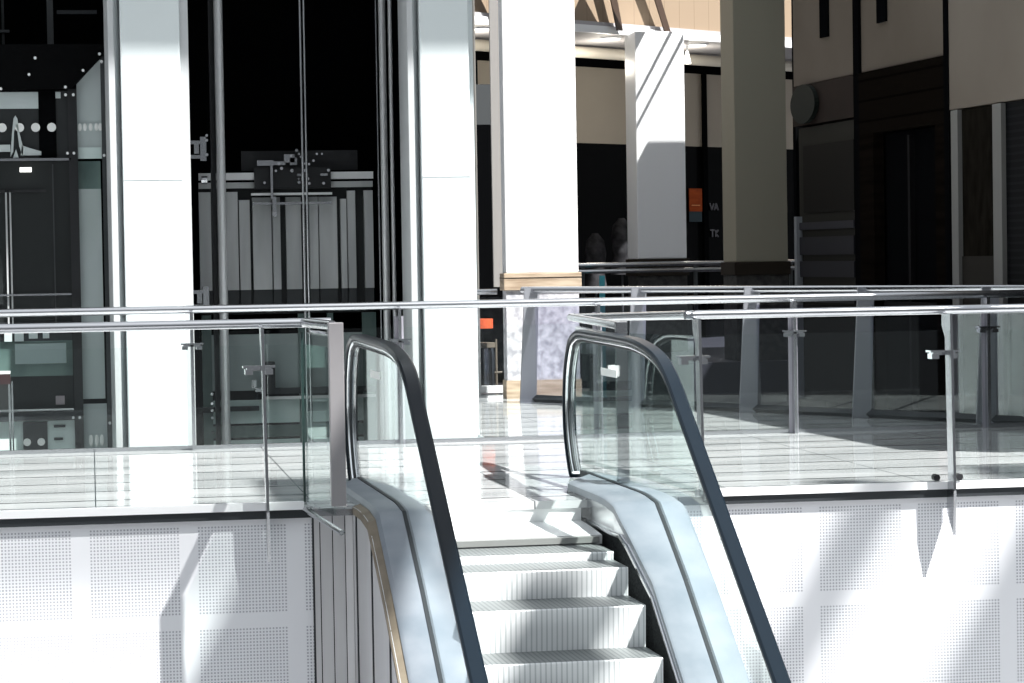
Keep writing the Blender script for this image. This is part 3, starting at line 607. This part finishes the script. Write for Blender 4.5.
# shaft bits above the canopy
t = thing('lift_upper_frame', 'faint steel frame in the dark shaft above the black canopy', 'frame', (-.4, 21.5, 3.14))
box(-.30, -.25, 21.4, 21.5, 3.14, 6).build('upright', mat('dim_steel', (.035, .04, .042), .5), t)
box(-.71, -.68, 21.4, 21.43, 3.14, 6).build('upright', CHAR, t); box(-.66, -.64, 21.4, 21.43, 3.14, 6).build('upright', CHAR, t)
box(-.75, -.60, 21.38, 21.42, 3.28, 3.30).build('cross_bar', DGREY, t); box(-.22, .1, 21.42, 21.46, 3.43, 3.46).build('cross_bar', mat('faint_navy', (.012, .016, .02), .5), t)

# ------------------------------------------------------------------ things between and beyond the pillars
t = thing('glazed_screen', 'glazed shop screen with white frame between the lift pillar and the banded pillar', 'shop screen', (4.1, 26.6, 0))
box(3.91, 3.955, 26.5, 26.58, 0, 5.0).build('frame_post', mat('grey_post', (.30, .29, .27), .5), t)
box(3.915, 3.945, 26.42, 26.5, 0, .98).build('frame_post', WHITE, t); box(4.22, 4.26, 26.5, 26.56, 0, 1.0).build('frame_post', DGREY, t)
box(3.91, 4.3, 26.44, 26.5, .015, .085).build('frame_sill', WHITE, t)
box(3.955, 4.22, 26.52, 26.53, .085, 1.0).build('screen_glass', GLK, t)
box(4.14, 4.26, 26.7, 26.75, 1.10, 5.0).build('blind', mat('grey_post_b', (.27, .26, .25), .5), t)
struct('wall_kiosk_back', box(3.02, 5.2, 28.9, 29.0, -.1, 2.9), BLACK)
struct('floor_kiosk', box(3.02, 5.2, 26.46, 29.0, -.1, -.001), mat('kiosk_floor', (.06, .05, .05), .5))
tag(box(3.9, 4.6, 28.90, 28.95, 2.9, 3.35).build('bulkhead_panel', DGREY), 'small grey panel high behind the lift pillar', 'panel')
t = thing('bar_stool', 'orange-seated bar stool behind the glazed screen', 'stool', (4.07, 27.2, 0))
MB().tube([(4.07, 27.2, .66), (4.07, 27.2, .76)], .13, 20).build('seat', SEAT, t, smooth=True)
MB().tube([(4.07, 27.2, .02), (4.07, 27.2, .66)], .022, 10).build('stem', STEEL, t); MB().tube([(4.07, 27.2, 0), (4.07, 27.2, .03)], .15, 20).build('foot_disc', STEEL, t)
t = thing('metal_churn', 'pale metal churn with tan lid standing below the orange stool seat', 'container', (4.06, 26.85, 0))
MB().tube([(4.06, 26.85, 0), (4.06, 26.85, .40), (4.06, 26.85, .47)], [.095, .10, .085], 20).build('body', STEEL, t, smooth=True)
MB().tube([(4.06, 26.85, .47), (4.06, 26.85, .52)], .11, 20).build('lid', TAN, t, smooth=True)
t = thing('wire_stand', 'thin brown display stand beside the metal churn', 'stand', (4.19, 26.95, 0))
MB().tube([(4.19, 26.95, 0), (4.19, 26.95, .55)], .012, 8).build('pole', TAN, t); MB().tube([(4.13, 26.95, .2), (4.25, 26.95, .2)], .012, 8).build('bar', TAN, t); MB().tube([(4.19, 26.95, 0), (4.19, 26.95, .02)], .03, 12).build('foot', TAN, t)
# shop interior hints on the far black glass
t = thing('orange_poster', 'orange poster on the dark far shop window', 'poster', (8.65, 35.4+OY(8.65), 2.0))
box(8.53, 8.76, 35.40, 35.44, 2.03, 2.36).shear(OB, 7).build('sheet', ORANGE, t); box(8.57, 8.72, 35.385, 35.40, 2.11, 2.125).shear(OB, 7).build('printed_line', mat('poster_line', (.6, .25, .08), .6), t); box(8.53, 8.76, 35.42, 35.44, 1.88, 2.03).shear(OB, 7).build('backing', mat('deep_blue', (.004, .02, .028), .5), t)
def letters(strokes, x, z, k, label):
    b = MB()
    for (x0, z0, x1, z1) in strokes:
        dx, dz = x1-x0, z1-z0; L = math.hypot(dx, dz); nx, nz2 = -dz/L*.11, dx/L*.11
        b.prism([(x+(x0+nx)*k, z+(z0+nz2)*k), (x+(x1+nx)*k, z+(z1+nz2)*k), (x+(x1-nx)*k, z+(z1-nz2)*k), (x+(x0-nx)*k, z+(z0-nz2)*k)], 1, 35.46, 35.5)
    tag(b.shear(OB, 7).build('window_lettering', mat('pale_lettering', (.09, .09, .10), .6)), label, 'lettering')
letters([(0, 1, .35, 0), (.35, 0, .7, 1), (.8, 0, 1.15, 1), (1.15, 1, 1.5, 0), (.9, .35, 1.4, .35)], 8.92, 2.05, .10, 'upper pale letters on the far dark shop window')
letters([(0, 1, .8, 1), (.4, 1, .4, 0), (1.0, 1, 1.0, 0), (1.0, .5, 1.5, 1), (1.0, .5, 1.5, 0)], 8.92, 1.66, .10, 'lower pale letters on the far dark shop window')
tag(box(6.03, 6.09, 30.6, 30.64, -1, 1.17).build('cyan_panel', CYAN), 'slim upright cyan panel behind the rails right of the banded pillar', 'panel')
random.seed(11)
FIG = noisy(mat('dim_garment', (.03, .03, .033), .8, 0, .1), (.012, .012, .014), (.05, .05, .055), (1, 1, 1), 7)
for k, (x, z) in enumerate(((6.60, 1.3), (7.0, 1.3), (7.37, 1.5), (7.74, 1.25))):
    t = thing('dress_form', 'dim draped dress form in the far window, number'.replace(', number', '') + (' nearest the banded pillar', ' above the cyan panel', ', tallest of the four', ' nearest the distant white pillar')[k], 'dress form', (x-.2, 34.8, .2), 0, 'dress forms in the far window')
    MB().tube([(x-.2, 34.8, .2), (x-.2, 34.8, z-.3)], .015, 8).build('pole', DGREY, t)
    MB().tube([(x-.2, 34.8, z-.35), (x-.2, 34.8, z-.1), (x-.2, 34.8, z+.15), (x-.2, 34.8, z+.32), (x-.2, 34.8, z+.42)], [.16, .12, .15, .12, .04], 14).build('torso', FIG, t, smooth=True)
# soffit lamps, cream pipe, spot lamps, brown shadow bars
t = MB().tube([(4.0, 34.0, 4.08), (11, 34.0, 4.08)], .075, 14).shear(OB, 7).build('ceiling_duct', mat('cream_duct', (.62, .58, .5), .5), None, smooth=True); tag(t, 'cream round duct running under the far soffit', 'duct')
for x, lab in ((4.74, 'round recessed downlight in the far soffit, between the lift pillar and the banded pillar'), (6.6, 'round recessed downlight in the far soffit, between the banded pillar and the distant pillar'), (7.97, 'round recessed downlight in the far soffit, nearest the shaded pillar')):
    t = thing('downlight', lab, 'ceiling light', (x, 32.8+OY(x), 4.18), 0, 'recessed downlights in the far soffit')
    MB().tube([(x, 32.8+OY(x), 4.165), (x, 32.8+OY(x), 4.185)], .14, 24).build('frame', WHITE, t); MB().tube([(x, 32.8+OY(x), 4.155), (x, 32.8+OY(x), 4.166)], .11, 24).build('diffuser', LIT, t)
    ld = bpy.data.lights.new('downlight_lamp', 'POINT'); ld.energy = 24; ld.color = (1, .93, .8); ld.shadow_soft_size = .1
    lo = bpy.data.objects.new('downlight_lamp', ld); COL.objects.link(lo); lo.parent = t; lo.location = (0, .5, -.35)
for x, lab in ((7.72, 'white cone spot lamp under the far soffit, beside the distant pillar'), (7.85, 'white cone spot lamp under the far soffit, nearer the shaded pillar')):
    t = thing('spot_lamp', lab, 'ceiling light', (x, 33.0+OY(x), 4.18), 0, 'cone spot lamps under the far soffit')
    MB().tube([(x, 33.0+OY(x), 4.18), (x, 33.0+OY(x), 4.08)], .015, 8).build('stem', WHITE, t); MB().tube([(x, 33.0+OY(x), 4.09), (x, 33.0+OY(x), 3.93)], [.02, .052], 14).build('lamp_shade', LIT, t)
BRM = mat('shadow_brown', (.05, .03, .02), .6)  # dark brown bars drawn as shadows falling across the slats
for (x0, x1, lab) in ((4.70, 4.90, 'brown bar drawn as a shadow on the wood bulkhead beside the lift pillar'), (6.46, 6.56, 'brown bar drawn as a shadow on the wood bulkhead right of the banded pillar'), (7.14, 7.30, 'brown bar drawn as a shadow on the wood bulkhead above the distant pillar')):
    b = MB(); b.add([(x0-.045-(x1-x0), 32.0, 5.0), (x0+.055-(x1-x0), 32.0, 5.0), (x1+.04, 32.05, 4.2), (x1-.05, 32.05, 4.2), (x0-.045-(x1-x0), 32.06, 5.0), (x0+.055-(x1-x0), 32.06, 5.0), (x1+.04, 32.11, 4.2), (x1-.05, 32.11, 4.2)],
        [(0, 1, 2, 3), (4, 7, 6, 5), (0, 4, 5, 1), (3, 2, 6, 7), (0, 3, 7, 4), (1, 5, 6, 2)])
    tag(b.shear(OB, 7).build('shadow_bar', BRM), lab, 'shadow bar', 'brown shadow bars on the wood bulkhead')
